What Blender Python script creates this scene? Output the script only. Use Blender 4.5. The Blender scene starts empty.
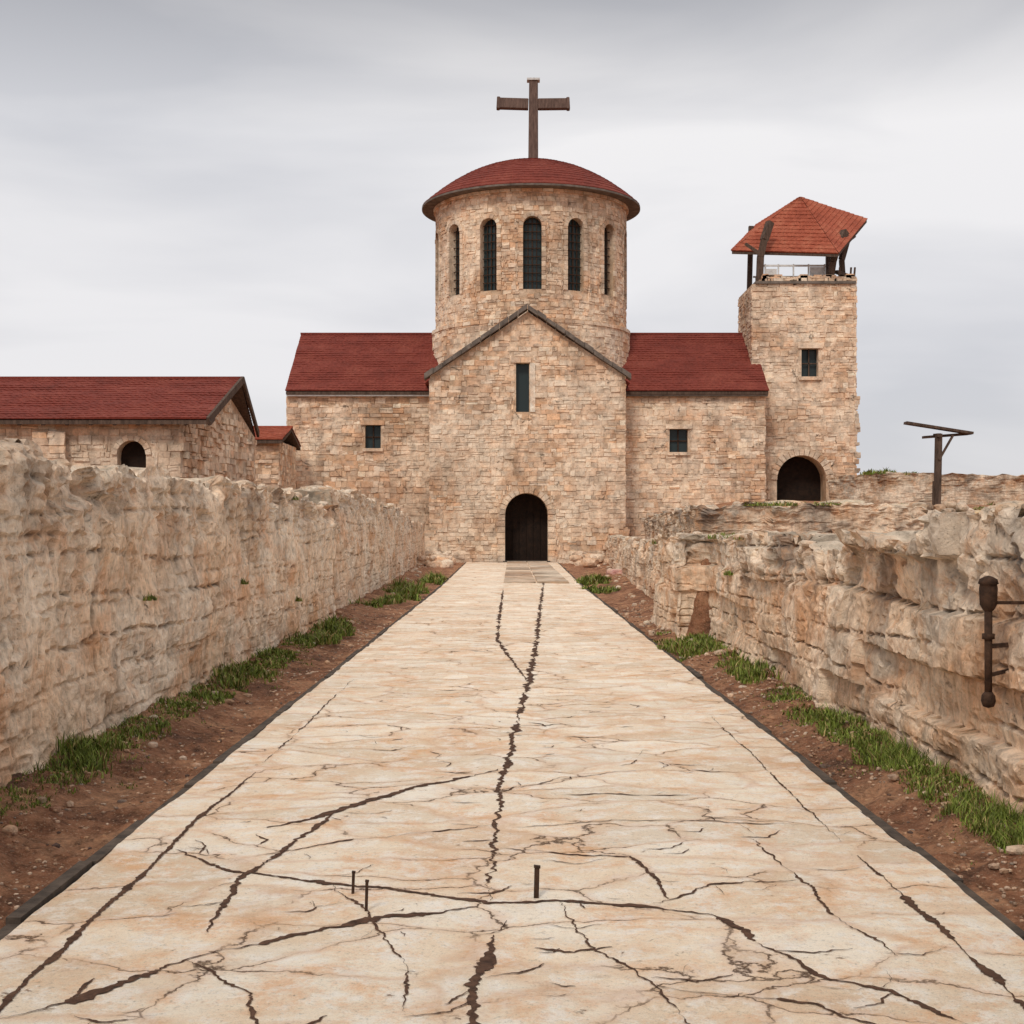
import bpy, bmesh, math, random
from mathutils import Vector, noise, Matrix
random.seed(7)
R=random.random
def U(a,b): return a+(b-a)*R()
def N(x,y=0.,z=0.): return noise.noise(Vector((x,y,z)))
def fbm(x,y,z=0.,o=4): return noise.fractal(Vector((x,y,z)),1.0,2.0,o)
scene=bpy.context.scene
def sstep(a,b,x):
    t=max(0,min(1,(x-a)/(b-a))); return t*t*(3-2*t)
def lerp(a,b,t): return a+(b-a)*t
def lc(a,b,t): return tuple(lerp(a[i],b[i],t) for i in range(3))

# ---------------------------------------------------------------- node helpers
class NT:
    def __init__(s,name):
        s.m=bpy.data.materials.new(name); s.m.use_nodes=True
        s.t=s.m.node_tree; s.t.nodes.clear()
        s.out=s.t.nodes.new('ShaderNodeOutputMaterial')
        s.b=s.t.nodes.new('ShaderNodeBsdfPrincipled')
        s.t.links.new(s.b.outputs[0],s.out.inputs[0])
        s.b.inputs['Roughness'].default_value=.9
        s.b.inputs['Specular IOR Level'].default_value=.2
    def n(s,t,**k):
        x=s.t.nodes.new(t)
        for a,v in k.items(): setattr(x,a,v)
        return x
    def l(s,a,b): s.t.links.new(a,b)
    def pos(s,scale=(1,1,1)):
        g=s.n('ShaderNodeNewGeometry'); m=s.n('ShaderNodeVectorMath',operation='MULTIPLY')
        s.l(g.outputs['Position'],m.inputs[0]); m.inputs[1].default_value=scale
        return m.outputs[0]
    def noise(s,vec,scale,detail=6,rough=.6,dist=0):
        x=s.n('ShaderNodeTexNoise'); s.l(vec,x.inputs['Vector'])
        x.inputs['Scale'].default_value=scale; x.inputs['Detail'].default_value=detail
        x.inputs['Roughness'].default_value=rough; x.inputs['Distortion'].default_value=dist
        return x
    def ramp(s,f,stops):
        r=s.n('ShaderNodeValToRGB'); s.l(f,r.inputs[0]); e=r.color_ramp.elements
        while len(e)<len(stops): e.new(.5)
        for i,(p,c) in enumerate(stops):
            e[i].position=p; e[i].color=(*c,1) if isinstance(c,tuple) else (c,c,c,1)
        return r.outputs[0]
    def mix(s,a,b,f,mode='MIX'):
        x=s.n('ShaderNodeMix',data_type='RGBA',blend_type=mode)
        for v,i in ((f,0),(a,6),(b,7)):
            if hasattr(v,'is_linked'): s.l(v,x.inputs[i])
            elif isinstance(v,tuple): x.inputs[i].default_value=(*v,1)
            else: x.inputs[i].default_value=v
        return x.outputs[2]
    def math(s,op,a,b=0.):
        x=s.n('ShaderNodeMath',operation=op)
        for i,v in enumerate((a,b)):
            if hasattr(v,'is_linked'): s.l(v,x.inputs[i])
            else: x.inputs[i].default_value=v
        return x.outputs[0]
    def bump(s,h,dist,strength=1.,prev=None):
        b=s.n('ShaderNodeBump'); s.l(h,b.inputs['Height'])
        b.inputs['Distance'].default_value=dist; b.inputs['Strength'].default_value=strength
        if prev: s.l(prev,b.inputs['Normal'])
        return b.outputs[0]
    def attr(s):
        a=s.n('ShaderNodeAttribute'); a.attribute_name='col'; return a.outputs['Color']

def stone_mat(name,grain=1.0,streak=.35,dark=(.11,.075,.055),light=(.92,.78,.62),lightamt=.45,bump=.03,pits=.6,orange=.45,big=.6):
    s=NT(name); c=s.attr(); p=s.pos()
    n1=s.noise(p,.55/grain,8,.65,.4).outputs[0]
    n2=s.noise(p,5/grain,8,.72).outputs[0]
    n3=s.noise(p,28/grain,5,.7).outputs[0]
    c=s.mix(c,light,s.math('MULTIPLY',s.ramp(n1,[(.44,0.),(.58,1.)]),lightamt))
    c=s.mix(c,(.66,.33,.15),s.math('MULTIPLY',s.ramp(s.noise(p,1.7/grain,8,.75,.6).outputs[0],[(.49,0.),(.66,1.)]),orange))
    nb_=s.noise(p,.38/grain,7,.7,.3).outputs[0]
    c=s.mix(c,s.ramp(nb_,[(.34,(.60,.56,.53)),(.50,(1.,1.,1.)),(.68,(1.12,1.1,1.06))]),big,'MULTIPLY')
    c=s.mix(c,s.ramp(n2,[(.27,.5),(.5,1.0),(.75,1.35)]),1.0,'MULTIPLY')
    c=s.mix(c,dark,s.math('MULTIPLY',s.ramp(n3,[(.30,1.),(.42,0.)]),pits))
    nh=s.noise(p,3.2/grain,9,.8,.8).outputs[0]
    hole=s.ramp(nh,[(.61,0.),(.67,1.)])
    c=s.mix(c,dark,s.math('MULTIPLY',hole,pits))
    ps=s.pos((1.3/grain,1.3/grain,.22/grain)); st=s.noise(ps,1.6,8,.7,.3).outputs[0]
    c=s.mix(c,dark,s.math('MULTIPLY',s.ramp(st,[(.53,0.),(.68,1.)]),streak))
    h=s.math('SUBTRACT',s.math('ADD',n2,s.math('MULTIPLY',n3,.6)),s.math('MULTIPLY',hole,.8))
    nb=s.bump(h,bump)
    s.l(c,s.b.inputs['Base Color']); s.l(nb,s.b.inputs['Normal'])
    return s.m
M_stone=stone_mat('church_stone',1.9,.34,lightamt=.68,bump=.06,pits=.5,orange=.45,big=.8)
M_ruin=stone_mat('weathered_stone',.5,.36,lightamt=.6,bump=.02,pits=.65,orange=.5,big=.5)
M_ruinR=stone_mat('stained_stone',.55,.5,lightamt=.6,bump=.022,pits=.65,orange=.6,big=.5)

def plain(name,c1,c2,scale,rough=.85,bump=.01,metal=0.,stretch=(1,1,1)):
    s=NT(name); p=s.pos(stretch); n=s.noise(p,scale,8,.7).outputs[0]
    c=s.ramp(n,[(.3,c1),(.7,c2)]); s.l(c,s.b.inputs['Base Color'])
    s.b.inputs['Roughness'].default_value=rough; s.b.inputs['Metallic'].default_value=metal
    s.l(s.bump(n,bump),s.b.inputs['Normal']); return s.m
M_wood=plain('weathered_timber',(.035,.024,.018),(.15,.10,.075),3,.85,.02,0,(3,3,.6))
M_cross=plain('cross_timber',(.07,.045,.038),(.20,.135,.11),3,.85,.02,0,(3,3,.6))
M_rust=plain('rusty_iron',(.02,.013,.010),(.10,.055,.035),22,.85,.008,.2)
M_dark=plain('dark_wood_door',(.008,.005,.004),(.03,.016,.01),4,.8,.01)
M_glass=NT('dark_window_glass'); M_glass.b.inputs['Base Color'].default_value=(.03,.045,.048,1); M_glass.b.inputs['Roughness'].default_value=.2; M_glass=M_glass.m
M_cope=plain('slate_coping',(.07,.06,.052),(.24,.20,.17),2.5,.85,.03)
M_white=plain('chalky_paint',(.45,.45,.44),(.75,.75,.74),5,.8,.004)
M_kerb=plain('dirty_kerb_stone',(.03,.026,.023),(.15,.115,.09),6,.9,.02)
M_crack=plain('crack_soil',(.03,.016,.011),(.15,.08,.05),20,.95,.01)

def roof_mat(name,ca,cb,cc):
    s=NT(name); p=s.pos(); 
    n1=s.noise(p,.8,8,.7).outputs[0]; n2=s.noise(p,9,5,.75).outputs[0]
    c=s.ramp(n1,[(.3,ca),(.5,cb),(.75,cc)])
    c=s.mix(c,s.ramp(n2,[(.25,.6),(.75,1.35)]),1.,'MULTIPLY')
    s.l(c,s.b.inputs['Base Color']); s.b.inputs['Roughness'].default_value=.85
    s.l(s.bump(n2,.03),s.b.inputs['Normal']); return s.m
M_roof=roof_mat('red_roof_tiles',(.15,.034,.024),(.20,.042,.029),(.26,.068,.045))
M_roof2=roof_mat('orange_roof_tiles',(.24,.055,.03),(.35,.09,.05),(.46,.17,.10))

# ---------------------------------------------------------------- mesh helpers
def mk(name,verts,faces,mat,parent=None,cols=None,smooth=False,col=(.58,.40,.27)):
    me=bpy.data.meshes.new(name); me.from_pydata(verts,[],faces); me.update()
    bm=bmesh.new(); bm.from_mesh(me)
    if not cols: bmesh.ops.recalc_face_normals(bm,faces=bm.faces)
    bm.to_mesh(me); bm.free()
    setcol(me,cols,col)
    me.materials.append(mat)
    if smooth: me.polygons.foreach_set('use_smooth',[True]*len(me.polygons))
    o=bpy.data.objects.new(name,me); scene.collection.objects.link(o)
    if parent: o.parent=parent
    return o
def setcol(me,cols,col):
    if 'col' in me.attributes: me.attributes.remove(me.attributes['col'])
    a=me.attributes.new('col','FLOAT_COLOR','POINT')
    n=len(me.vertices); buf=[]
    if cols:
        for c in cols: buf+= [c[0],c[1],c[2],1]
    else: buf=[col[0],col[1],col[2],1]*n
    a.data.foreach_set('color',buf)
def empty(name):
    o=bpy.data.objects.new(name,None); scene.collection.objects.link(o); return o
def prism(poly,axis,a,b):
    f={'y':lambda p,t:(p[0],t,p[1]),'x':lambda p,t:(t,p[0],p[1]),'z':lambda p,t:(p[0],p[1],t)}[axis]
    n=len(poly); v=[f(p,a) for p in poly]+[f(p,b) for p in poly]
    fc=[tuple(range(n))[::-1],tuple(range(n,2*n))]+[(i,(i+1)%n,n+(i+1)%n,n+i) for i in range(n)]
    return v,fc
def box(x0,x1,y0,y1,z0,z1): return prism([(x0,y0),(x1,y0),(x1,y1),(x0,y1)],'z',z0,z1)
class MB:
    def __init__(s): s.v=[];s.f=[];s.c=[]
    def add(s,v,f,c=(.5,.5,.5)):
        k=len(s.v); s.v+=list(v); s.f+=[tuple(i+k for i in q) for q in f]; s.c+=[c]*len(v)
    def out(s,name,mat,parent=None,smooth=False):
        return mk(name,s.v,s.f,mat,parent,s.c,smooth)
def beam(p,q,w,h=None,up=(0,0,1)):
    h=h or w; p=Vector(p);q=Vector(q); d=(q-p).normalized(); u=Vector(up)
    if abs(d.dot(u))>.95: u=Vector((0,1,0))
    a=d.cross(u).normalized(); b=a.cross(d).normalized()
    v=[]
    for c in (p,q):
        for s,t in ((-1,-1),(1,-1),(1,1),(-1,1)): v.append(tuple(c+a*s*w/2+b*t*h/2))
    return v,[(3,2,1,0),(4,5,6,7),(0,1,5,4),(1,2,6,5),(2,3,7,6),(3,0,4,7)]
def arch(x0,x1,z0,z1,n=12):
    r=(x1-x0)/2; c=(x0+x1)/2
    return [(x0,z0),(x1,z0)]+[(c+r*math.cos(math.pi*i/n),z1-r+r*math.sin(math.pi*i/n)) for i in range(n+1)]
def cut(o,cutters,col=(.45,.32,.22)):
    tmp=[]
    for v,f in cutters:
        c=mk('tmpcut',v,f,M_dark); tmp.append(c)
        m=o.modifiers.new('b','BOOLEAN'); m.object=c; m.operation='DIFFERENCE'; m.solver='EXACT'
    bpy.context.view_layer.update()
    dg=bpy.context.evaluated_depsgraph_get()
    me=bpy.data.meshes.new_from_object(o.evaluated_get(dg)); o.modifiers.clear(); o.data=me
    for c in tmp: bpy.data.objects.remove(c,do_unlink=True)
    setcol(me,None,col)
PAL=[(.80,.56,.37),(.70,.45,.29),(.88,.71,.54),(.60,.38,.24),(.90,.77,.62),(.57,.44,.33),(.76,.45,.26),(.84,.63,.45),(.88,.72,.56),(.48,.34,.25)]
MEAN=(.84,.61,.43)
def scol():
    c=lc(MEAN,random.choice(PAL),.70); k=U(.84,1.12); return tuple(min(.92,x*k) for x in c)
def stones(B,mp,u0,u1,v0,v1,inside=lambda u,v:True,ch=.225,bw=(.2,.68),g=.007,pr=(.01,.06),edge=.06,miss=.035):
    v=v0
    while v<v1-.05:
        h=min(ch*U(.65,1.4),v1-v)
        u=u0-U(0,edge)
        while u<u1-.08:
            w=U(*bw)
            if u+w>u1-.15: w=u1-u+U(0,edge)
            if R()>miss:
                ok=all(inside(a,b) for a in (u+.02,u+w-.02) for b in (v+.02,v+h-.02)) and inside(u+w/2,v+h/2)
                parts=[(u,w)] if ok else [(u+i*w/4,w/4) for i in range(4) if all(inside(a,b) for a in (u+i*w/4+.01,u+(i+1)*w/4-.01) for b in (v+.02,v+h-.02))]
                if ok and w>.3 and h>.17 and R()<.28:
                    hh=h*U(.4,.6); rows=((v,hh),(v+hh,h-hh))
                else: rows=((v,h),)
                for (uu,ww) in parts:
                  for (vv,h2) in rows:
                    p=U(*pr); j=lambda: U(-.030,.030)
                    a=[(uu+g,vv+g),(uu+ww-g,vv+g),(uu+ww-g,vv+h2-g),(uu+g,vv+h2-g)]
                    fr=[mp(x+j()+(.02 if i in(0,3) else -.02)*.5,y+j(),p+U(-.02,.02)) for i,(x,y) in enumerate(a)]
                    bk=[mp(x,y,-.03) for x,y in a]
                    B.add(fr+bk,[(0,1,2,3),(1,0,4,5),(2,1,5,6),(3,2,6,7),(0,3,7,4)],scol())
            u+=w
        v+=h
def ring(B,cx,z1,r,mp,t=.32,n=13,a0=0,a1=math.pi,pr=.09):
    zc=z1-r
    for i in range(n):
        a=lerp(a0,a1,i/n)+.012; b=lerp(a0,a1,(i+1)/n)-.012; tt=t*U(.85,1.15); p=pr+U(-.02,.02)
        P=[(cx+rr*math.cos(q),zc+rr*math.sin(q)) for rr,q in ((r,a),(r+tt,a),(r+tt,b),(r,b))]
        B.add([mp(x,y,p) for x,y in P]+[mp(x,y,-.03) for x,y in P],[(0,1,2,3),(1,0,4,5),(2,1,5,6),(3,2,6,7),(0,3,7,4)],tuple(x*.85 for x in scol()))
def inarch(u,v,x0,x1,z0,z1,m=0.):
    if not(x0-m<u<x1+m and z0-m<v): return False
    r=(x1-x0)/2; c=(x0+x1)/2; zc=z1-r
    if v<zc: return True
    return (u-c)**2+(v-zc)**2<(r+m)**2
WB=(.62,.45,.31)

# ================================================================= CHURCH
church=empty('stone_church')
FX0,FX1,FC=-4.1,5.65,.78
YF=70.
nv,nf=prism([(FX0,-.5),(FX1,-.5),(FX1,9.3),(FC,12.5),(FX0,9.3)],'y',YF,81.5)
nave=mk('nave_walls',nv,nf,M_stone,church)
D=(-.35,1.8,0.,3.45)
cut(nave,[prism(arch(D[0],D[1],-.2,D[3]),'y',YF-1,YF+1.6),prism([(.2,7.5),(.86,7.5),(.86,9.95),(.2,9.95)],'y',YF-1,YF+.6)],WB)
B=MB(); mpF=lambda u,v,w:(u,YF-w,v)
def inF(u,v):
    if v>9.3+ (3.2)*(1-abs(u-FC)/4.87)-.05 and v>9.15: return False
    if inarch(u,v,*D,.28): return False
    if .15<u<.91 and 7.45<v<10.2: return False
    return True
stones(B,mpF,FX0,FX1,-.3,12.5,inF)
ring(B,(D[0]+D[1])/2,D[3],(D[1]-D[0])/2,mpF,.3,15)
for k in range(8):
    for sx in (0,1):
        z0=k*.295; w=.28+U(0,.16)
        x0=D[0]-w if sx==0 else D[1]
        B.add(*box(x0,x0+w,YF-.09,YF+.03,z0+.01,z0+.285),scol())
for k,(a,b) in enumerate(((.02,.53),(.55,1.06))):
    B.add(*box(-.1+a,-.1+b,YF-.1,YF+.02,9.96,10.22),scol())
B.add(*box(.9,1.16,YF-.07,YF+.02,7.5,9.95),(.88,.80,.68))
stones(B,lambda u,v,w:(FX0-w,u,v),YF,YF+2,-.3,9.3)
stones(B,lambda u,v,w:(FX1+w,u,v),YF,YF+2,-.3,9.3)
for (xa,xb,hh) in ((4.5,6.3,2.2),(-4.7,-3.7,1.6)):
    for i in range(60):
        x=U(xa,xb); z=U(0,hh); k=1-z/hh; s=U(.12,.28)
        if abs(x-(xa+xb)/2)>(xb-xa)/2*(.35+.65*k): continue
        y1=YF-.05-k*U(.1,.7)
        B.add(*box(x-s,x+s,y1,YF+.05,z-s*.5,z+s*.5),scol())
B.out('nave_facing_stones',M_stone,church)
mk('door',*box(D[0]-.05,D[1]+.05,YF+1.35,YF+1.5,-.1,D[3]+.1),M_dark,church)
b2=MB()
for i in range(6): b2.add(*box(D[0]+i*.36+.01,D[0]+i*.36+.34,YF+1.30,YF+1.345,0,D[3]))
b2.out('door_planks',M_dark,church)
mk('threshold',*box(D[0]-.1,D[1]+.1,YF-.5,YF+1.3,-.2,.06),M_kerb,church)
mk('front_window_glass',*box(.15,.9,YF+.4,YF+.5,7.4,10.05),M_glass,church)
b3=MB()
for sgn in (-1,1):
    n=11; ex=FC+sgn*5.15; ez=9.1
    for i in range(n):
        t0=i/n; t1=(i+1)/n-.004
        p=(lerp(ex,FC,t0),0,lerp(ez,12.62,t0)); q=(lerp(ex,FC,t1),0,lerp(ez,12.62,t1))
        o=U(-.05,.05); h=U(.20,.30); dz=U(-.02,.02)
        v=[]
        for (x,_,z) in (p,q):
            v+=[(x,YF-.38+o,z+dz),(x,YF+.5+o,z+dz),(x,YF+.5+o,z+h),(x,YF-.38+o,z+h)]
        b3.add(v,[(0,1,2,3)[::-1],(4,5,6,7),(0,1,5,4),(1,2,6,5),(2,3,7,6),(3,0,4,7)])
b3.out('gable_coping',M_cope,church)
v=[(FX0-.3,YF+.55,9.0),(FC,YF+.55,12.6),(FX1+.3,YF+.55,9.0),(FX0-.3,81.7,9.0),(FC,81.7,12.6),(FX1+.3,81.7,9.0)]
mk('nave_roof',v,[(0,1,4,3),(1,2,5,4),(0,2,1),(3,4,5),(0,3,5,2)],M_roof,church)

def gable_roof(name,x0,x1,yE,zE,yR,zR,yB,zB,mat,parent,th=.14,x0r=None,x1r=None,cs=.24):
    B=MB(); x0r=x0 if x0r is None else x0r; x1r=x1 if x1r is None else x1r
    for (ya,za) in ((yE,zE),(yB,zB)):
        L=math.hypot(yR-ya,zR-za); nr=max(6,int(L/cs)); nx=int((x1-x0)/.22)
        dy=(yR-ya)/L; dz=(zR-za)/L; nrm=Vector((0,-dz,dy))
        if nrm.z<0: nrm=-nrm
        for r in range(nr):
            t0=r/nr; t1=(r+1.12)/nr
            vs=[];fs=[]
            xa=lerp(x0,x0r,t0); xb=lerp(x1,x1r,t0)
            for i in range(nx*2+1):
                x=lerp(xa,xb,i/(nx*2)); rib=.016*(i%2)
                sag=.05*N(x*.35,r*.3,za); jj=U(-.010,.010)+sag
                p0=Vector((x,lerp(ya,yR,t0),lerp(za,zR,t0)))+nrm*(.045+rib+jj)
                p1=Vector((x,lerp(ya,yR,min(1,t1)),lerp(za,zR,min(1,t1))))+nrm*(.025+rib+jj)
                pb=Vector((x,lerp(ya,yR,t0),lerp(za,zR,t0)))+nrm*(-.01)
                vs+=[tuple(pb),tuple(p0),tuple(p1)]
            for i in range(nx*2):
                a=i*3; fs+=[(a,a+3,a+4,a+1),(a+1,a+4,a+5,a+2)]
            B.add(vs,fs)
    B.out(name,mat,parent)
    b=MB()
    v=[(x0+.03,yE+.03,zE-.05),(x0r+.03,yR,zR-.05),(x0+.03,yB-.03,zB-.05),(x1-.03,yE+.03,zE-.05),(x1r-.03,yR,zR-.05),(x1-.03,yB-.03,zB-.05)]
    v2=[(a,b_,c-th) for a,b_,c in v]; V=v+v2
    b.add(V,[(0,1,4,3),(1,2,5,4),(6,9,10,7),(7,10,11,8),(0,3,9,6),(2,8,11,5),(0,6,7,1),(1,7,8,2),(3,4,10,9),(4,5,11,10)])
    b.out(name+'_underside',M_wood,parent)
    mk(name+'_ridge_cap',*beam((x0r-.02,yR,zR+.04),(x1r+.02,yR,zR+.04),.22,.10),mat,parent)

for nm,x0,x1,win,rx0,rx1 in (('north_wing',-11.55,-4.1,(-7.56,-6.75,5.8,7.0),-11.6,-3.9),('south_wing',5.65,13.0,(8.1,9.05,5.6,6.8),5.4,13.15)):
    v,f=prism([(72,-.5),(82,-.5),(82,8.75),(77,12.2),(72,8.75)],'x',x0,x1)
    w=mk(nm+'_walls',v,f,M_stone,church)
    a,b,c,d=win
    cut(w,[prism([(a,c),(b,c),(b,d),(a,d)],'y',71,72.5)],WB)
    mk(nm+'_window_glass',*box(a-.05,b+.05,72.4,72.5,c-.05,d+.05),M_glass,church)
    bb=MB()
    bb.add(*box((a+b)/2-.03,(a+b)/2+.03,72.3,72.36,c,d)); bb.add(*box(a,b,72.3,72.36,(c+d)/2-.03,(c+d)/2+.03))
    bb.out(nm+'_window_bars',M_rust,church)
    B=MB()
    stones(B,lambda u,v,w:(u,72-w,v),x0,x1,-.3,8.72,lambda u,v:not(a-.04<u<b+.04 and c-.04<v<d+.25))
    B.add(*box(a-.2,b+.2,71.9,72.02,d,d+.24),scol()); B.add(*box(a-.12,b+.12,71.86,72.02,c-.16,c),scol())
    ex=x0 if x0<0 else x1; sg=-1 if x0<0 else 1
    stones(B,lambda u,v,w:(ex+sg*w,u,v),72,82,-.3,12.1,lambda u,v:v<8.7+3.4*(1-abs(u-77)/5))
    B.out(nm+'_facing_stones',M_stone,church)
    gable_roof(nm+'_roof',rx0,rx1,71.6,8.72,77,12.35,82.4,8.72,M_roof,church)
    mk(nm+'_cornice',*box(rx0+.05,rx1-.05,71.68,71.9,8.46,8.60),M_cope if x0>0 else M_white,church)

# drum
DX,DY=1.03,76.; RD=5.12
def cyl(cx,cy,r,z0,z1,n=96):
    return prism([(cx+r*math.cos(2*math.pi*i/n),cy+r*math.sin(2*math.pi*i/n)) for i in range(n)],'z',z0,z1)
drum=mk('dome_drum_wall',*cyl(DX,DY,RD,7.,19.1),M_stone,church)
NW=14; cuts=[]
angs=[-math.pi/2+2*math.pi*k/NW for k in range(NW)]
for a in angs:
    v,f=prism(arch(-.47,.47,13.8,17.5),'y',-RD-1,-RD+.5)
    M=Matrix.Translation((DX,DY,0))@Matrix.Rotation(a+math.pi/2,4,'Z')
    cuts.append(([tuple(M@Vector(p)) for p in v],f))
cut(drum,cuts,WB)
def mpD(rr):
    return lambda u,v,w:(DX+(rr+w)*math.cos(u/RD),DY+(rr+w)*math.sin(u/RD),v)
def inD(u,v):
    for a in angs:
        du=(u/RD-a+math.pi)%(2*math.pi)-math.pi
        if inarch(du*RD,v,-.47,.47,13.8,17.5,.2): return False
    return True
B=MB()
stones(B,mpD(RD),-math.pi*RD,math.pi*RD,12.35,18.75,inD,ch=.2,bw=(.2,.5))
stones(B,mpD(RD+.16),-math.pi*RD,math.pi*RD,9.,12.1,ch=.22,bw=(.25,.6))
n=60
for i in range(n):
    for (z,h,p,d) in ((12.1,.18,.24,1),(18.74,.22,.16,1)):
        a=2*math.pi*i/n*RD; b=(2*math.pi*(i+1)/n-.006)*RD; pp=p+U(-.02,.02)
        m=mpD(RD); P=[(a,z),(b,z),(b,z+h),(a,z+h)]
        B.add([m(x,y,pp) for x,y in P]+[m(x,y,-.03) for x,y in P],[(0,1,2,3),(1,0,4,5),(2,1,5,6),(3,2,6,7),(0,3,7,4)],scol())
for a in angs:
    ring(B,0,17.5,.47,(lambda a:(lambda u,v,w:mpD(RD)(a*RD+u,v,w)))(a),.2,9,pr=.08)
    for sgn in (-1,1):
        z=13.8
        while z<17.0:
            h=U(.2,.3); m=mpD(RD); u0=a*RD+sgn*.47; u1=a*RD+sgn*(.47+U(.18,.26)); 
            if u0>u1:u0,u1=u1,u0
            P=[(u0,z+.01),(u1,z+.01),(u1,z+h-.01),(u0,z+h-.01)]
            B.add([m(x,y,.07) for x,y in P]+[m(x,y,-.03) for x,y in P],[(0,1,2,3),(1,0,4,5),(2,1,5,6),(3,2,6,7),(0,3,7,4)],tuple(x*.9 for x in scol()))
            z+=h
B.out('drum_facing_stones',M_stone,church)
mk('drum_lower_wall',*cyl(DX,DY,RD+.16,7.,12.1),M_stone,church)
mk('drum_window_glass',*cyl(DX,DY,RD-.38,13.,18.),M_glass,church)
B=MB()
for a in angs:
    M=Matrix.Translation((DX,DY,0))@Matrix.Rotation(a+math.pi/2,4,'Z')
    for (x0,x1,z0,z1) in ((-.03,.03,13.8,17.5),(-.24,-.2,13.8,17.4),(.2,.24,13.8,17.4)):
        v,f=box(x0,x1,-RD+.3,-RD+.34,z0,z1); B.add([tuple(M@Vector(p)) for p in v],f)
    for z in [13.8+.42*i for i in range(9)]:
        v,f=box(-.47,.47,-RD+.26,-RD+.30,z,z+.04); B.add([tuple(M@Vector(p)) for p in v],f)
B.out('drum_window_grilles',M_rust,church)
B=MB(); nr=24; na=132; RE=5.88
def dome_p(t):
    r=RE*(1-t); return r, 18.98+2.5*(1-(r/RE)**2.1)
for r in range(nr):
    t0=r/nr; t1=min(1,(r+1.1)/nr); r0,z0=dome_p(t0); r1,z1=dome_p(t1)
    vs=[];fs=[]
    for i in range(na):
        a=2*math.pi*i/na; rb=.012*(i%2)+U(-.01,.01)
        vs+=[(DX+(r0)*math.cos(a),DY+r0*math.sin(a),z0-.02),(DX+(r0+.02)*math.cos(a),DY+(r0+.02)*math.sin(a),z0+.035+rb),
             (DX+(r1)*math.cos(a),DY+r1*math.sin(a),z1+.015+rb)]
    for i in range(na):
        a=i*3;b=((i+1)%na)*3; fs+=[(a,b,b+1,a+1),(a+1,b+1,b+2,a+2)]
    B.add(vs,fs)
B.out('dome_roof',M_roof,church)
mk('dome_eave_soffit',*cyl(DX,DY,RE+.03,18.88,18.975),M_cope,church)
mk('dome_finial_base',*cyl(DX+.1,DY,.38,21.35,21.58,20),M_cope,church)
cx=DX+.12; c0=-.40
B=MB()
v,f=beam((cx,DY,21.4),(cx+.02,DY,26.35+c0),.54,.42); v=[(x+(cx-x)*(.12 if z>24 else 0),y,z) for x,y,z in v]; B.add(v,f)
B.add(*beam((cx-1.93,DY,25.15+c0),(cx-.26,DY,25.10+c0),.42,.56)); B.add(*beam((cx+.26,DY,25.10+c0),(cx+1.93,DY,25.12+c0),.42,.56))
B.add(*beam((cx-1.98,DY,25.16+c0),(cx-1.80,DY,25.15+c0),.47,.64)); B.add(*beam((cx+1.80,DY,25.12+c0),(cx+1.98,DY,25.13+c0),.47,.64))
o=B.out('roof_cross',M_cross,church); m=o.modifiers.new('bev','BEVEL'); m.width=.03
mk('cross_cap',*box(cx-.34,cx+.36,DY-.28,DY+.28,26.36+c0,26.47+c0),M_white,church)

# ================================================================= BELL TOWER
tower=empty('bell_tower')
TX0,TX1,TY0,TY1=12.7,18.1,74.,78.4
TD=(14.0,16.6,3.1,5.55); TW=(15.3,16.2,9.7,11.2)
v,f=prism([(TX0,TY0),(TX1,TY0),(TX1,TY1),(TX0,TY1)],'z',0.,14.6)
v=[(x+(.12 if x>15 and z<1 else 0),y,z) for x,y,z in v]
tw=mk('tower_walls',v,f,M_stone,tower)
cut(tw,[prism(arch(*TD),'y',73,75.6),prism([(TW[0],TW[2]),(TW[1],TW[2]),(TW[1],TW[3]),(TW[0],TW[3])],'y',73,74.6)],WB)
B=MB(); mpT=lambda u,v,w:(u,TY0-w,v)
def inT(u,v):
    if inarch(u,v,*TD,.34): return False
    if TW[0]-.05<u<TW[1]+.05 and TW[2]-.05<v<TW[3]+.3: return False
    if v>14.5 and u<TX0+.25+(v-14.5)*.8: return False
    return True
stones(B,mpT,TX0,TX1+.1,.5,15.0,inT)
stones(B,lambda u,v,w:(TX0-w,u,v),TY0,TY1,.5,14.5)
stones(B,lambda u,v,w:(TX1+w,u,v),TY0,TY1,.5,14.9)
ring(B,15.3,TD[3],1.3,mpT,.36,17)
B.add(*box(TW[0]-.2,TW[1]+.2,TY0-.1,TY0+.02,TW[3],TW[3]+.28),scol())
B.add(*box(TW[0]-.15,TW[1]+.15,TY0-.14,TY0+.02,TW[2]-.18,TW[2]),scol())
for i in range(26):
    x=U(13.0,17.7); B.add(*box(x,x+U(.3,.5),TY0-.02,TY0+.4,14.55,14.8+U(0,.35)),scol())
for i in range(16):
    z=U(4.5,8.6); B.add(*box(TX1+.0,TX1+U(.12,.32),TY0-U(0,.12),TY0+.4,z,z+U(.15,.3)),tuple(c*.5 for c in scol()))
B.out('tower_facing_stones',M_stone,tower)
mk('tower_door',*box(13.9,16.7,75.3,75.5,3.,5.6),M_dark,tower)
mk('tower_window_glass',*box(15.2,16.3,74.5,74.58,9.6,11.3),M_glass,tower)
B=MB(); B.add(*box(15.72,15.78,74.3,74.36,9.7,11.2)); B.add(*box(15.3,16.2,74.3,74.36,10.4,10.46)); B.out('tower_window_bars',M_wood,tower)
mk('tower_floor_slab',*box(12.85,18.15,73.85,78.5,14.6,14.74),M_cope,tower)
B=MB()
def curve_post(pts,w):
    for a,b in zip(pts,pts[1:]): B.add(*beam(a,b,w))
curve_post([(13.15,74.4,14.7),(13.2,74.4,16.1),(13.4,74.4,17.0),(13.75,74.6,18.0)],.34)
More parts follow.
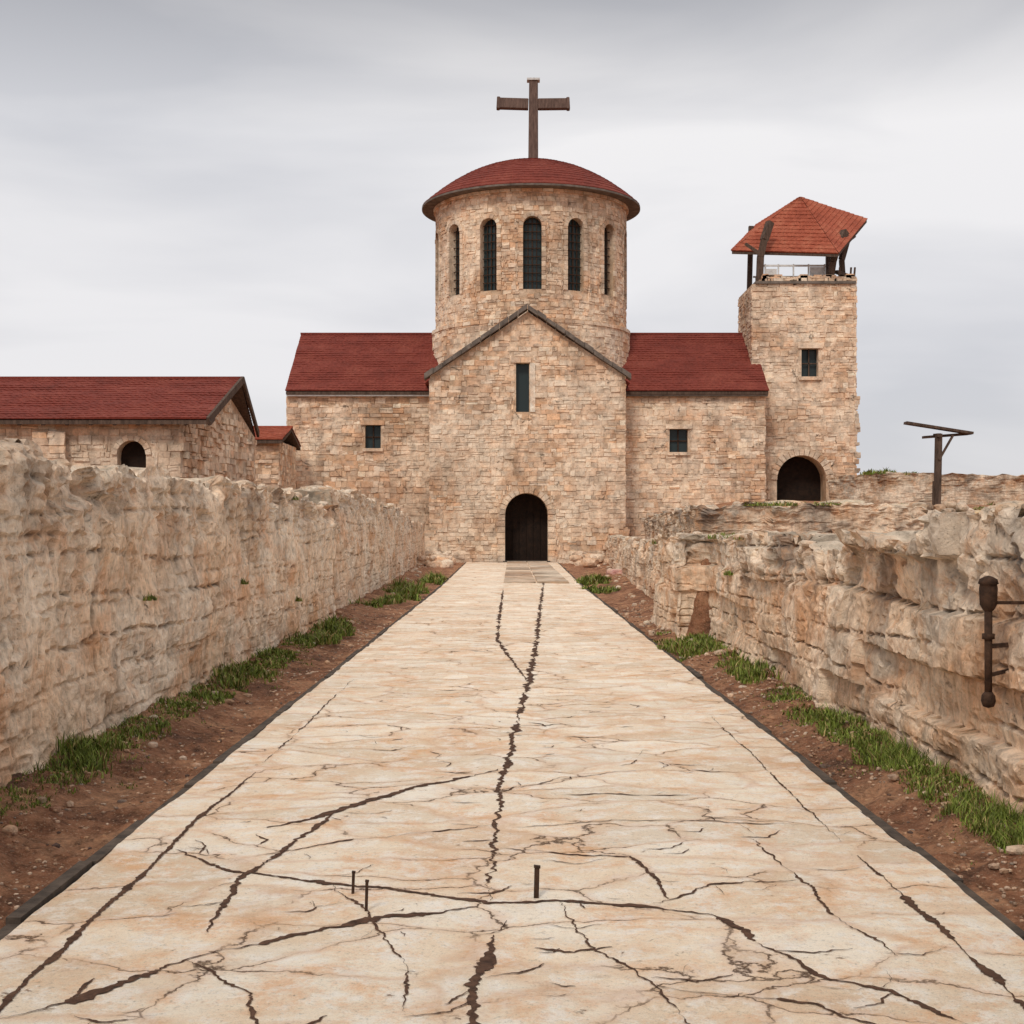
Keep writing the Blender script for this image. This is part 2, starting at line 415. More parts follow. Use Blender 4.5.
curve_post([(16.85,74.3,14.7),(17.0,74.2,15.8),(17.25,74.2,16.6),(17.75,74.6,17.5)],.34)
curve_post([(17.9,75.6,14.7),(17.8,75.6,16.2),(18.2,75.8,17.5)],.26)
curve_post([(13.2,77.9,14.7),(13.3,77.9,18.5)],.26)
curve_post([(17.6,77.9,14.7),(17.6,77.9,18.5)],.26)
B.add(*beam((17.2,74.3,15.3),(18.2,75.6,15.3),.18)); B.add(*beam((12.95,74.4,14.9),(18.1,74.4,14.95),.25))
B.add(*beam((17.0,74.3,16.3),(18.4,75.2,17.4),.16)); B.add(*beam((13.15,74.4,16.3),(12.5,74.9,16.9),.16))
for x in (17.3,17.9,18.1): B.add(*beam((x,74.1,14.8),(x+.05,74.1,15.5),.09))
B.out('belfry_posts',M_wood,tower)
B=MB()
B.add(*box(13.4,16.7,74.5,74.56,15.62,15.72)); B.add(*box(13.4,16.7,74.5,74.56,14.85,14.93))
for x in (13.45,14.15,14.95,15.75,16.6): B.add(*box(x,x+.07,74.48,74.58,14.8,15.75))
B.add(*box(15.85,16.6,74.52,74.55,14.95,15.6)); B.add(*box(13.5,14.1,74.52,74.55,14.95,15.5))
B.add(*box(13.4,17.4,77.8,77.86,15.62,15.72))
B.out('belfry_railing',M_white,tower)
L=Vector((11.9,76,16.75));F=Vector((16.95,72.7,15.95));K=Vector((19.55,77,18.7));Q=Vector((13.75,78.6,18.75));A=Vector((15.85,77,19.9))
B=MB()
cor=[L,F,K,Q]
for i in range(4):
    p,q=cor[i],cor[(i+1)%4]; nrm=(q-p).cross(A-p).normalized()
    if nrm.z<0:nrm=-nrm
    rows=15
    for r in range(rows):
        t0=r/rows;t1=min(1,(r+1.15)/rows); nx=34; vs=[];fs=[]
        for k in range(nx+1):
            s=k/nx; rib=.02*(k%2)+U(-.01,.01)
            e=p.lerp(q,s); a=e.lerp(A,t0); b=e.lerp(A,t1)
            vs+=[tuple(a-nrm*.02),tuple(a+nrm*(.055+rib)),tuple(b+nrm*(.02+rib))]
        for k in range(nx):
            a=k*3; fs+=[(a,a+3,a+4,a+1),(a+1,a+4,a+5,a+2)]
        B.add(vs,fs)
B.out('belfry_roof',M_roof2,tower)
v=[tuple(c.lerp(A,.01)-Vector((0,0,.03))) for c in cor]+[tuple(A-Vector((0,0,.04)))]+[tuple(c.lerp(A,.01)-Vector((0,0,.2))) for c in cor]+[tuple(A-Vector((0,0,.3)))]
mk('belfry_roof_boards',v,[(0,1,4),(1,2,4),(2,3,4),(3,0,4),(6,5,9),(7,6,9),(8,7,9),(5,8,9),(0,5,6,1),(1,6,7,2),(2,7,8,3),(3,8,5,0)],M_wood,tower)

# ================================================================= LEFT HALL
hall=empty('stone_hall')
v,f=prism([(-30,50),(-11.86,50),(-10.65,58),(-30,58)],'z',0,5.45)
hw=mk('hall_walls',v,f,M_stone,hall)
HW=(-14.1,-13.07,3.3,4.8)
cut(hw,[prism(arch(*HW),'y',49,50.6)],WB)
mk('hall_gable',[(-11.86,50,5.4),(-11.25,54,7.35),(-10.65,58,5.4),(-12.3,50,5.4),(-11.7,54,7.35),(-11.1,58,5.4)],[(0,2,1),(3,4,5),(0,1,4,3),(1,2,5,4),(0,3,5,2)],M_stone,hall)
B=MB()
stones(B,lambda u,v,w:(u,50-w,v),-30,-11.86,1.5,5.4,lambda u,v:not inarch(u,v,*HW,.2),pr=(.0,.05))
Lg=math.hypot(1.21,8); dx,dy=1.21/Lg,8/Lg
stones(B,lambda u,v,w:(-11.86+dx*u+dy*w,50+dy*u-dx*w,v),0,Lg,1.5,7.3,lambda u,v:v<5.3+1.9*(1-abs(u-4.04)/4.04),pr=(.0,.14),miss=.18)
ring(B,-13.585,4.8,.515,lambda u,v,w:(u,50-w,v),.2,9)
stones(B,lambda u,v,w:(u,49.7-w,v),-17.0,-15.9,1.5,5.1); B.add(*box(-17,-15.9,49.7,50,1.5,5.1),(.5,.35,.24))
B.out('hall_facing_stones',M_stone,hall)
mk('hall_window_glass',*box(-14.2,-13.0,50.5,50.56,3.2,4.9),M_dark,hall)
gable_roof('hall_roof',-31,-10.75,49.35,5.52,54,7.42,58.7,5.5,M_roof,hall,x1r=-10.42)
B=MB()
B.add(*beam((-10.72,49.35,5.45),(-10.38,54,7.4),.1,.26)); B.add(*beam((-10.38,54,7.4),(-10.62,58.6,5.6),.1,.26))
for i in range(24): x=-30+i*.84; B.add(*beam((x,49.4,5.36),(x,50.1,5.6),.12,.14))
B.out('hall_rafters',M_wood,hall)
ob=empty('stone_outbuilding')
v,f=box(-13.5,-11.0,66,71,0,5.8); mk('outbuilding_walls',v,f,M_stone,ob)
B=MB(); stones(B,lambda u,v,w:(u,66-w,v),-13.5,-11.0,1.5,5.8); stones(B,lambda u,v,w:(-11.0+w,u,v),66,71,1.5,5.8); B.out('outbuilding_stones',M_stone,ob)
gable_roof('outbuilding_roof',-13.8,-10.75,65.6,5.85,68.5,6.6,71.4,5.85,M_roof2,ob)

# ================================================================= TERRAIN
def hsh(a,b,c=0):
    return (math.sin(a*127.1+b*311.7+c*74.7)*43758.5453)%1.0
def XL(y):
    if y<24.8: return -3.1
    return lerp(-3.35,-4.25,sstep(25,69,y))
def XR(y):
    if y<20.5: return 2.75
    if y<23.5: return 2.4
    return lerp(2.85,4.6,max(0,min(1,(y-24)/45)))
def TL(y,x=0):
    t=2.12+.08*N(y*.5,3)+.09*N(y*1.7,8)+.04*N(y*5,1)
    if 21.5<y<24.8: t-=.12
    if y>24.8: t=lerp(2.36,1.9,sstep(42,67,y))+.16*N(y*.3,5)+.09*N(y*1.5,2)
    return t
def TR(y):
    t=lerp(1.72,1.50,sstep(9.3,9.4,y))+.03*N(y*.9,13)+.03*N(y*3.5,8)+.11*(hsh(math.floor(y/1.7+.3*N(y)),4)-.5)
    if y>23.4: t=1.28+.1*N(y*.5,5)+.12*(hsh(math.floor(y/2.6),9)-.5)
    return t
def HR(x,y):
    h=1.38
    if y<9.3: h=1.5
    if y>24 and x<4.6+ (y-28)*.065: return 1.12
    k=sstep(27.9,28.6,y)
    far=1.75+.030*(y-28)*sstep(5,12,x)+.10*sstep(8,30,x)
    return lerp(h,min(far,3.08),k)
def H(x,y):
    a=XL(y);b=XR(y)
    if a<x<b:
        z=-.07+.06*fbm(x*1.3,y*1.3)+.035*fbm(x*6,y*6)
        e=min(x-a,b-x); z+=.14*sstep(.8,0,e)
        if abs(x)<2.02+.25*max(0,(y-40)/30): z=-.12
    elif x<=a:
        t=sstep(.12,.5,a-x); top=1.9+.08*fbm(x*.4,y*.4)
        if y>25: top=lerp(1.9,1.6,sstep(30,66,y)*sstep(9,5,-x))+.05*fbm(x*.4,y*.4)
        z=lerp(.0,top,t)
    else:
        t=sstep(.12,.5,x-b); z=lerp(0.,HR(x,y)+.05*fbm(x*.5,y*.5),t)
    far=sstep(95,150,math.hypot(x,y))
    return lerp(z,-.5+.3*fbm(x*.01,y*.01),far)
def rng(a,b,s):
    o=[];x=a
    while x<b-1e-6: o.append(x); x+=s
    return o
xs=rng(1.95,3.7,.05)+rng(3.7,6.6,.16)+rng(6.6,20,.6)+rng(20,40,2)+[40,50,65,80,100,130,180,260,400,700,1200,2500]
xs=sorted(set([-x for x in xs]+xs+[0,-1,1,-1.8,1.8]))
ys=[-2500,-1000,-400,-150,-60,-25,-12,-6,-3,0,1.5]
y=2.6
while y<90: ys.append(y); y+=max(.035,y*.01)
ys+=[92,96,102,110,120,135,150,180,240,400,700,1200,2500]
V=[];F_=[]
for y in ys:
    for x in xs: V.append((x,y,H(x,y)))
nx=len(xs)
for j in range(len(ys)-1):
    for i in range(nx-1):
        a=j*nx+i; F_.append((a,a+1,a+1+nx,a+nx))
s=NT('red_soil'); p=s.pos(); n1=s.noise(p,1.5,9,.7).outputs[0]; n2=s.noise(p,11,9,.8).outputs[0]; n3=s.noise(p,60,4,.7).outputs[0]
c=s.ramp(n1,[(.34,(.14,.075,.05)),(.47,(.36,.165,.09)),(.62,(.56,.30,.17))])
c=s.mix(c,s.ramp(n2,[(.34,.28),(.5,1.),(.68,1.5)]),1.,'MULTIPLY')
c=s.mix(c,(.66,.45,.30),s.ramp(n3,[(.57,0.),(.66,.8)]))
s.l(c,s.b.inputs['Base Color']); s.l(s.bump(n3,.012,1,s.bump(n2,.07)),s.b.inputs['Normal'])
mk('ground',V,F_,s.m,None,[(.3,.2,.1)]*len(V),True)

# ================================================================= RUINED WALLS
def ruin_wall(name,pts,top,back,mat,side=1,z0=-.35,thick=.7,rough=1.,tone=1.,darktop=.5,cw=.55,chh=.2,seed=0,big=.05,crk=.5,base=(.86,.64,.45),stain=None,vs=1.,BH=.52,BW=1.3,bulge=0.,vjoint=False):
    pts=[Vector((a,b,0)) for a,b in pts]; S=[]
    for a,b in zip(pts,pts[1:]):
        L=(b-a).length; d=(b-a)/L; n=Vector((d.y,-d.x,0))*side; t=0
        while t<L:
            p=a+d*t; S.append((p.copy(),n)); t+=max(.022,.0032*p.length)
        S.append((b.copy(),n))
    S2=[]; acc=0; prev=None
    for i,(p,n) in enumerate(S):
        m=Vector((0,0,0))
        for k in range(-2,3):
            if 0<=i+k<len(S): m+=S[i+k][1]
        if prev is not None: acc+=(p-prev).length
        prev=p; S2.append((p,m.normalized(),acc))
    rows=94; V=[];C=[];Fc=[]; nt=7
    per=rows+1+nt+1
    bk=Vector(back)
    for (p,n,u) in S2:
        T=top(p.x,p.y)
        T+= .08*(hsh(math.floor(u/.46),5,seed)-.5)+.06*(hsh(math.floor(u/.17),8,seed)-.5)+.03*N(u*9,seed)
        stn=stain(p.y) if stain else 0
        for j in range(rows+1):
            z=lerp(z0,T,j/rows)
            zz=z+.04*N(u*.35,z*.6,seed)+.016*N(u*4,z*4,seed+4)
            ci=math.floor(zz/chh); fz=zz/chh-ci
            w=cw*(.6+.9*hsh(ci,3,seed)); uo=u+.03*N(u*2,z*4,9)+hsh(ci,1,seed)*3
            bi=math.floor(uo/w); fu=uo/w-bi
            hb=hsh(ci,bi,seed)
            ed=min(min(fu,1-fu)*w,min(fz,1-fz)*chh)
            vis=vs*sstep(-.15,.35,fbm(u*.35,z*1.1,seed+2))
            gr=(1-sstep(.0,.018,ed))*vis
            z2=zz+.10*N(u*.25,seed+6)
            cb=math.floor(z2/BH); wb=BW*(.6+.8*hsh(cb,7,seed)); ub=u+hsh(cb,2,seed)*4+.05*N(u*1.5,z*3,3); bb=math.floor(ub/wb); fb=ub/wb-bb
            hB=hsh(cb,bb,seed+3); edB=min(min(fb,1-fb)*wb,min(z2/BH-cb,1-(z2/BH-cb))*BH)
            grB=(1-sstep(0,.014,edB))*sstep(-.3,.1,N(u*.5,z*1.5,seed+40))
            ero=fbm(u*1.3,z*1.9,seed+7,6)
            tt=sstep(T-.8,T-.05,z)
            ck=0
            for k in range(6):
                zc=.15+.32*k+.16*N(u*.22,k*7,seed)+.03*N(u*1.8,k,seed)+.012*N(u*7,k)
                m=sstep(.05,.3,N(u*.33,k*3.3,seed+50)+crk*.35)
                ck=max(ck,m*(1-sstep(.0,.010+.014*abs(N(u*3,k)),abs(z-zc))))
            miss=(1 if hsh(bi,ci,seed+5)>.93 else 0)*sstep(0,.03,ed)*(.2+.8*tt)*vs
            fl=sstep(.18,.24,fbm(u*1.6+3,z*2.6,seed+60,6))
            pk=sstep(.24,.34,fbm(u*3.2,z*4.5,seed+71,6))*(.25+.75*tt)
            d=(hb-.5)*.035*vis+(hB-.5)*big-.03*gr-.03*grB+.035*ero*rough-.08*miss-.05*ck-.022*fl*rough-.05*pk*rough
            d+=tt*rough*.06*fbm(u*4,z*5,seed+3,6)-.12*tt*sstep(.15,.3,fbm(u*1.3,z*2.4,seed+20,5))*rough
            d+=.012*N(u*14,z*14,seed)+bulge*fbm(u*.35,z*.7,seed+90,2)
            if z<.15: d+=.04*sstep(.15,-.1,z)
            q=p+n*d
            V.append((q.x,q.y,z))
            b=PAL[int(hb*997)%len(PAL)]
            c=lc(base,b,.10+.38*vis)
            c=lc(c,(.93,.81,.66),.65*sstep(-.05,.35,fbm(u*.5,z*.9,seed+30)))
            c=lc(c,(.68,.35,.17),.6*sstep(.05,.42,fbm(u*.6,z*1.8,seed+33,6)))
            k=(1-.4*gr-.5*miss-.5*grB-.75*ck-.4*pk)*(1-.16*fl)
            dk=tt*darktop*sstep(-.3,.35,fbm(u*.9,z*1.2,seed+15,6))
            dk=max(dk,darktop*1.0*sstep(.15,.42,N(u*1.1,seed)+.5*N(u*4,seed+2)+.3*N(u*9,z*1.5))*sstep(T-1.5,T-.2,z))
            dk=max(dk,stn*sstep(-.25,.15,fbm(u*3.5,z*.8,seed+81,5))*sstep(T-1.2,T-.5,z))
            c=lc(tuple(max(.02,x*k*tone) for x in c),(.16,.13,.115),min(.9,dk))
            C.append(c)
        for j in range(1,nt+1):
            t=j/nt*thick; q=p+bk*t
            V.append((q.x,q.y,T+.06*fbm(q.x*3,q.y*3,seed)-.03+.04*(hsh(math.floor(q.x*3),math.floor(q.y*3))-.5)))
            C.append(lc((.60,.48,.36),(.2,.17,.13),.5+.5*fbm(q.x*2,q.y*2)))
        q=p+bk*thick; V.append((q.x,q.y,T-1.2)); C.append((.3,.2,.15))
    for i in range(len(S2)-1):
        for j in range(per-1):
            a=i*per+j
            Fc.append((a,a+per,a+per+1,a+1) if side>0 else (a,a+1,a+per+1,a+per))
    for e in (0,len(S2)-1):
        Fc.append(tuple(e*per+j for j in range(per)))
    return mk(name,V,Fc,mat,None,C,False)
LW=[(-3.1,2.),(-3.1,24.8),(-3.38,24.9)]+[(XL(y),y) for y in range(26,70,3)]
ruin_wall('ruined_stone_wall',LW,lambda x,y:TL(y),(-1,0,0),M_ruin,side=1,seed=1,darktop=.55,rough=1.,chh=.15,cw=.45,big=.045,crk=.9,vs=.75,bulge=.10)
RW=[(2.75,2.),(2.75,9.35),(2.80,20.5),(2.4,20.55),(2.4,23.5),(2.85,23.6)]+[(XR(y),y) for y in range(25,70,3)]
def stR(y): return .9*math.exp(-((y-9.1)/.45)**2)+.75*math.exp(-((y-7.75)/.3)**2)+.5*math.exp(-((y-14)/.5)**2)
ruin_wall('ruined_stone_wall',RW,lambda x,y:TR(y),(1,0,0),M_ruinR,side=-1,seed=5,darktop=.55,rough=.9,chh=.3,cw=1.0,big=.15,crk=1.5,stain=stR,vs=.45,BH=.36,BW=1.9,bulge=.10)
ruin_wall('stone_terrace_wall',[(5.9,62),(3.78,28.6),(4.6,28.1),(7.5,27.6),(11.0,28.5)],lambda x,y:2.1+.10*N(x*1.3,y*.3,4)+.05*N(x*5,2)-.25*sstep(8.2,8.4,x)+.08*(hsh(math.floor(x*1.1),2)-.5),(.45,.89,0),M_ruinR,side=-1,seed=9,darktop=.8,z0=.9,rough=1.,thick=.9,chh=.2,tone=.85,vs=.6,big=.12)
ruin_wall('stone_boundary_wall',[(13.6,60),(15.2,57),(22,54),(34,50)],lambda x,y:3.95+.06*N(x*.8,3)+.03*N(x*3,2)-.03*(x-14),(.3,.95,0),M_ruin,side=-1,seed=14,darktop=.4,z0=1.2,rough=1.,tone=.62,chh=.2)
B=MB()
def rock(B,c,sx,sy,sz,col,seed=None,sub=2):
    bm=bmesh.new(); bmesh.ops.create_icosphere(bm,subdivisions=sub,radius=1)
    sd=U(0,100) if seed is None else seed; rz=U(0,6.28)
    vs=[]
    for v in bm.verts:
        p=v.co.normalized(); m=max(abs(p.x),abs(p.y),abs(p.z)); p=p*(.6+.4/m*.9)
        p=p*(1+.22*N(p.x*1.6+sd,p.y*1.6,p.z*1.6))
        x,y,z=p.x*sx,p.y*sy,p.z*sz
        vs.append((c[0]+x*math.cos(rz)-y*math.sin(rz),c[1]+x*math.sin(rz)+y*math.cos(rz),c[2]+z))
    fs=[tuple(q.index for q in f.verts) for f in bm.faces]; bm.free()
    B.add(vs,fs,col)
for i in range(110):
    side=random.choice((-1,1)); y=3+67*R()**1.3
    x=(XL(y)+U(.1,.55)) if side<0 else (XR(y)-U(.1,.5))
    s=U(.012,.045)*(1+y*.02)
    rock(B,(x,y,H(x,y)+s*.2),s*U(.8,1.6),s,s*U(.5,.9),tuple(c*.75 for c in scol()))
for i in range(70):
    x=random.choice((U(-4.2,-2.9),U(2.8,5.8))); y=U(62,69.6); s=U(.12,.4)
    rock(B,(x,y,U(0,.35)),s*1.3,s,s*.8,scol())
for i in range(80):
    if R()<.5: y=U(6,60); x=XL(y)-U(.05,.5); z=TL(y)
    else: y=U(6,50); x=XR(y)+U(.08,.5); z=TR(y)
    s=U(.03,.08)*(1+y*.02); rock(B,(x,y,z+s*.2),s*U(1,1.8),s,s*.6,tuple(c*.7 for c in scol()))
# blocky ledges stepping up behind the wall towards the tower
for i in range(46):
    x=U(3.6,13); y=U(11,27) if R()<.45 else U(30,60); s=U(.18,.5)*(1+y*.012); z=H(x,y)
    rock(B,(x,y,z),s*U(1.2,2.4),s,U(.06,.16)*(1+y*.01),tuple(c*U(.55,.9) for c in scol()))
for i in range(40):
    x=U(4,11); rock(B,(x,28.3+U(0,.4),1.95+U(0,.15)),U(.08,.25),.15,U(.06,.12),tuple(c*.6 for c in scol()))
B.out('rubble',M_ruin)
B=MB()
for i in range(5600):
    side=random.choice((-1,1)); y=4+26*R()**1.7
    w0=XL(y)+.02 if side<0 else 2.1; w1=-2.1 if side<0 else XR(y)-.02
    x=U(w0,w1); s=U(.003,.011)*(1+y*.03)
    if R()<.03: s*=2.5
    rock(B,(x,y,H(x,y)+s*.3),s*U(.8,1.6),s,s*U(.5,.9),lc((.34,.16,.09),(.62,.40,.25),R()) if R()<.72 else (.12,.08,.065),sub=1)
B.out('gravel',M_ruin)

# ================================================================= PATH
def PW(y): return 2.0+.25*max(0,(y-40)/30)
V=[];F_=[]; ys=[-3,-1,.5,1.5]; y=2.4
def pathz(x,y): return .018*fbm(x*.8,y*.8,2)+.008*fbm(x*4,y*4,5)
while y<69.4: ys.append(y); y+=max(.035,y*.006)
ys.append(69.5); nxp=64
for y in ys:
    for i in range(nxp+1):
        x=lerp(-PW(y),PW(y),i/nxp); V.append((x,y,pathz(x,y)))
for j in range(len(ys)-1):
    for i in range(nxp):
        a=j*(nxp+1)+i; F_.append((a,a+1,a+nxp+2,a+nxp+1))
s=NT('worn_limestone_paving'); p=s.pos()
n1=s.noise(p,.8,10,.72,.2).outputs[0]; n2=s.noise(p,5.5,10,.8,.2).outputs[0]; n3=s.noise(p,45,6,.8).outputs[0]; n4=s.noise(p,2.0,12,.78,.3).outputs[0]; n5=s.noise(p,150,3,.7).outputs[0]
dn2=s.noise(p,1.3,9,.62); dv2=s.n('ShaderNodeVectorMath',operation='SCALE'); s.l(dn2.outputs['Color'],dv2.inputs[0]); dv2.inputs['Scale'].default_value=.7
av2=s.n('ShaderNodeVectorMath',operation='ADD'); s.l(s.pos((1.,1.6,1.)),av2.inputs[0]); s.l(dv2.outputs[0],av2.inputs[1])
vo=s.n('ShaderNodeTexVoronoi',feature='DISTANCE_TO_EDGE'); s.l(av2.outputs[0],vo.inputs['Vector']); vo.inputs['Scale'].default_value=1.25
vc=s.n('ShaderNodeTexVoronoi',feature='F1'); s.l(av2.outputs[0],vc.inputs['Vector']); vc.inputs['Scale'].default_value=1.25
vs_=s.n('ShaderNodeSeparateXYZ'); s.l(vc.outputs['Color'],vs_.inputs[0])
c=s.ramp(n1,[(.33,(.78,.57,.40)),(.45,(.90,.74,.56)),(.55,(.95,.85,.70)),(.75,(.95,.90,.80))])
c=s.mix(c,s.ramp(vs_.outputs[0],[(0.,(.86,.82,.78)),(.5,(.98,.97,.96)),(1.,(1.04,1.04,1.04))]),1.,'MULTIPLY')
c=s.mix(c,(.80,.43,.20),s.math('MULTIPLY',s.ramp(n4,[(.50,0.),(.62,1.)]),.62))
c=s.mix(c,(.42,.27,.18),s.math('MULTIPLY',s.ramp(s.noise(p,1.6,12,.82,.2).outputs[0],[(.57,0.),(.67,1.)]),.45))
c=s.mix(c,(.97,.93,.86),s.math('MULTIPLY',s.ramp(n2,[(.49,0.),(.58,1.)]),.62))
c=s.mix(c,s.ramp(n3,[(.30,.50),(.44,1.),(.8,1.06)]),1.,'MULTIPLY')
c=s.mix(c,s.ramp(n5,[(.3,.72),(.47,1.),(.7,1.06)]),.7,'MULTIPLY')
dn=s.noise(p,2.2,6,.65); dv=s.n('ShaderNodeVectorMath',operation='SCALE'); s.l(dn.outputs['Color'],dv.inputs[0]); dv.inputs['Scale'].default_value=.18
av=s.n('ShaderNodeVectorMath',operation='ADD'); s.l(p,av.inputs[0]); s.l(dv.outputs[0],av.inputs[1])
br=s.n('ShaderNodeTexBrick'); s.l(av.outputs[0],br.inputs['Vector']); br.inputs['Scale'].default_value=1
br.inputs['Brick Width'].default_value=.26; br.inputs['Row Height'].default_value=.36; br.inputs['Mortar Size'].default_value=.010; br.inputs['Mortar Smooth'].default_value=.8
br.inputs['Color1'].default_value=(.87,.82,.77,1); br.inputs['Color2'].default_value=(1.06,1.05,1.04,1); br.inputs['Mortar'].default_value=(.84,.73,.63,1)
sx=s.n('ShaderNodeSeparateXYZ'); s.l(p,sx.inputs[0])
far=s.n('ShaderNodeMapRange'); s.l(sx.outputs[1],far.inputs[0]); far.inputs[1].default_value=8; far.inputs[2].default_value=16
bmask=s.math('MULTIPLY',far.outputs[0],s.ramp(n4,[(.40,1.),(.58,.2)]))
c=s.mix(c,br.outputs['Color'],bmask,'MULTIPLY')
ck=s.ramp(vo.outputs['Distance'],[(.0,1.),(.010,0.)])
ck=s.math('MULTIPLY',ck,s.ramp(s.noise(p,1.1,4,.6).outputs[0],[(.46,0.),(.56,1.)]))
halo=s.ramp(vo.outputs['Distance'],[(.0,1.),(.09,0.)])
c=s.mix(c,(.70,.37,.18),s.math('MULTIPLY',s.math('MULTIPLY',halo,n2),.75))
c=s.mix(c,(.15,.075,.04),s.math('MULTIPLY',ck,.9))
pn=s.noise(p,6,9,.8,.5).outputs[0]
pit=s.ramp(pn,[(.64,0.),(.67,1.)])
c=s.mix(c,(.36,.17,.08),s.math('MULTIPLY',pit,.85))
s.l(c,s.b.inputs['Base Color'])
hh=s.math('SUBTRACT',s.math('ADD',s.math('ADD',n2,s.math('MULTIPLY',n3,.35)),s.math('MULTIPLY',vs_.outputs[0],.5)),s.math('ADD',s.math('MULTIPLY',ck,.8),s.math('MULTIPLY',pit,.6)))
s.l(s.bump(hh,.022),s.b.inputs['Normal'])
path=empty('stone_path')
mk('paving',V,F_,s.m,path,[(.5,.5,.5)]*len(V),True)
B=MB()
for sg in (-1,1):
    y=2.
    while y<68:
        L=U(.6,1.1)*(1+y*.02); w0=PW(y);w1=PW(y+L); o=U(-.016,.016); t=.065
        hz=.0+U(-.02,.015)
        v=[(sg*(w0+.003+o),y,-.2),(sg*(w0+t+o),y,-.2),(sg*(w1+t+o),y+L-.012,-.2),(sg*(w1+.003+o),y+L-.012,-.2)]
        v+=[(a,b,hz) for a,b,_ in v]
        B.add(v,[(0,1,2,3),(4,5,6,7),(0,1,5,4),(1,2,6,5),(2,3,7,6),(3,0,4,7)]); y+=L
B.out('kerb_stones',M_kerb,path)
B=MB()
def crack(pts,w=.03,jag=.035,taper=True,z=.004,branch=True):
    P=[Vector((a,b)) for a,b in pts]; L=sum((b-a).length for a,b in zip(P,P[1:])); sd=U(0,99); out=[];u=0
    for a,b in zip(P,P[1:]):
        l=(b-a).length; n=max(2,int(l/max(.012,.003*a.y))); d=(b-a)/l; nn=Vector((-d.y,d.x))
        for i in range(n):
            q=a.lerp(b,i/n); t=u+l*i/n
            k=t/.11; k0=math.floor(k); h0=hsh(k0,sd)-.5; h1=hsh(k0+1,sd)-.5
            q=q+nn*(jag*(.5*N(t*2.5,sd)+.6*lerp(h0,h1,k-k0)+.45*N(t*18,sd)+.35*N(t*50,sd)))
            ww=w*(.3+1.7*abs(N(t*4,sd+5))+.8*abs(N(t*17,sd+9))+.6*abs(N(t*55,sd)))
            if N(t*2.2,sd+20)<-.28: ww*=.22
            if taper: ww*=min(1,.15+2.5*min(t,L-t)/max(.3,L*.5))
            out.append((q,nn,ww))
            if branch and R()<.015:
                a2=math.atan2(d.y,d.x)+random.choice((-1,1))*U(.4,1.3); l2=U(.06,.3)
                crack([(q.x,q.y),(q.x+l2*math.cos(a2),q.y+l2*math.sin(a2))],w*.35,.02,True,z+.0005,False)
        u+=l
    vs=[];fs=[]
    for q,nn,ww in out:
        for sg in (-1,0,1):
            r=q+nn*sg*ww*.5*(1+.6*N(q.x*60,q.y*60,sg*5)); vs.append((r.x,r.y,pathz(r.x,r.y)+z))
    for i in range(len(out)-1):
        a=i*3; fs+=[(a,a+1,a+4,a+3),(a+1,a+2,a+5,a+4)]
    B.add(vs,fs)
crack([(1.17,49.8),(.56,28),(.31,18.7),(.15,14),(.024,11.2),(-.058,8.96),(-.096,7.47),(-.113,6.59),(-.111,5.97)],.055,.05)
crack([(-.067,5.53),(-.082,5.21),(-.155,4.92),(-.11,4.53),(-.1,4.)],.045)
crack([(-.24,37.3),(-.22,20.4),(.036,16.6),(.16,14.9)],.05)
crack([(-.08,9.33),(-.573,8.72),(-.976,7.94),(-1.317,7.47)],.04)
crack([(-.976,7.94),(-1.1,7.3),(-1.243,6.4),(-1.213,5.53)],.028)
crack([(-.06,7.04),(.238,6.93),(.576,6.83),(.65,6.5),(.665,6.09)],.026)
crack([(-1.695,7.04),(-1.327,6.59),(-.82,6.31),(-.405,6.17),(-.102,5.97),(.208,6.05),(.589,5.97),(.864,5.82)],.030)
crack([(.84,5.85),(.9,5.6),(.937,5.4)],.04)
crack([(.937,5.4),(1.107,5.03),(1.315,4.87),(1.5,4.5)],.022)
crack([(-1.75,4.5),(-1.47,4.77),(-1.198,5.21),(-.87,5.49),(-.541,5.74),(-.13,5.93)],.040)
crack([(1.236,7.27),(1.317,6.4),(1.352,5.6),(1.444,5.2)],.014)
crack([(.3,8.45),(.471,8.45),(1.127,8.39)],.014); crack([(.0,8.6),(.3,9.),(.9,9.3)],.01)
crack([(1.317,6.4),(.9,6.3),(.6,6.0)],.012); crack([(-.82,6.31),(-.6,5.8),(-.4,5.2),(-.35,4.6)],.010)
crack([(.2,6.05),(.3,5.4),(.5,4.9),(.6,4.4)],.010); crack([(.5,4.9),(1.,4.75),(1.3,4.4)],.016)
crack([(.0,7.5),(.6,7.7),(1.6,7.6)],.012); crack([(-1.2,5.2),(-.9,4.8),(-.8,4.4)],.014)
crack([(-.1,7.6),(-.7,7.3),(-1.24,6.9)],.012)
crack([(-1.73,2.4),(-1.72,5),(-1.73,7.3),(-1.70,9.3)],.030,.015,branch=False)
crack([(1.72,2.4),(1.72,5),(1.70,6.9)],.034,.015,branch=False); crack([(1.70,7.2),(1.7,12)],.010,.02); crack([(-1.7,9.6),(-1.7,15)],.010,.02)
for i in range(110):
    y=4.2+9*R()**1.4; x=U(-1.6,1.6); a=random.choice((0,0,math.pi/2,.4,-.5))+U(-.4,.4); L=U(.06,.36)
    crack([(x,y),(x+L*math.cos(a)*.5,y+L*math.sin(a)*.5),(x+L*math.cos(a+.4),y+L*math.sin(a+.4))],U(.005,.016),.03)
for i in range(20):
    y=U(9,30); x=U(-1.6,1.6); L=U(.2,.7); crack([(x,y),(x+L,y+U(-.3,.3))],U(.010,.02),.05)
B.out('paving_cracks',M_crack,path)
B=MB(); y=42.
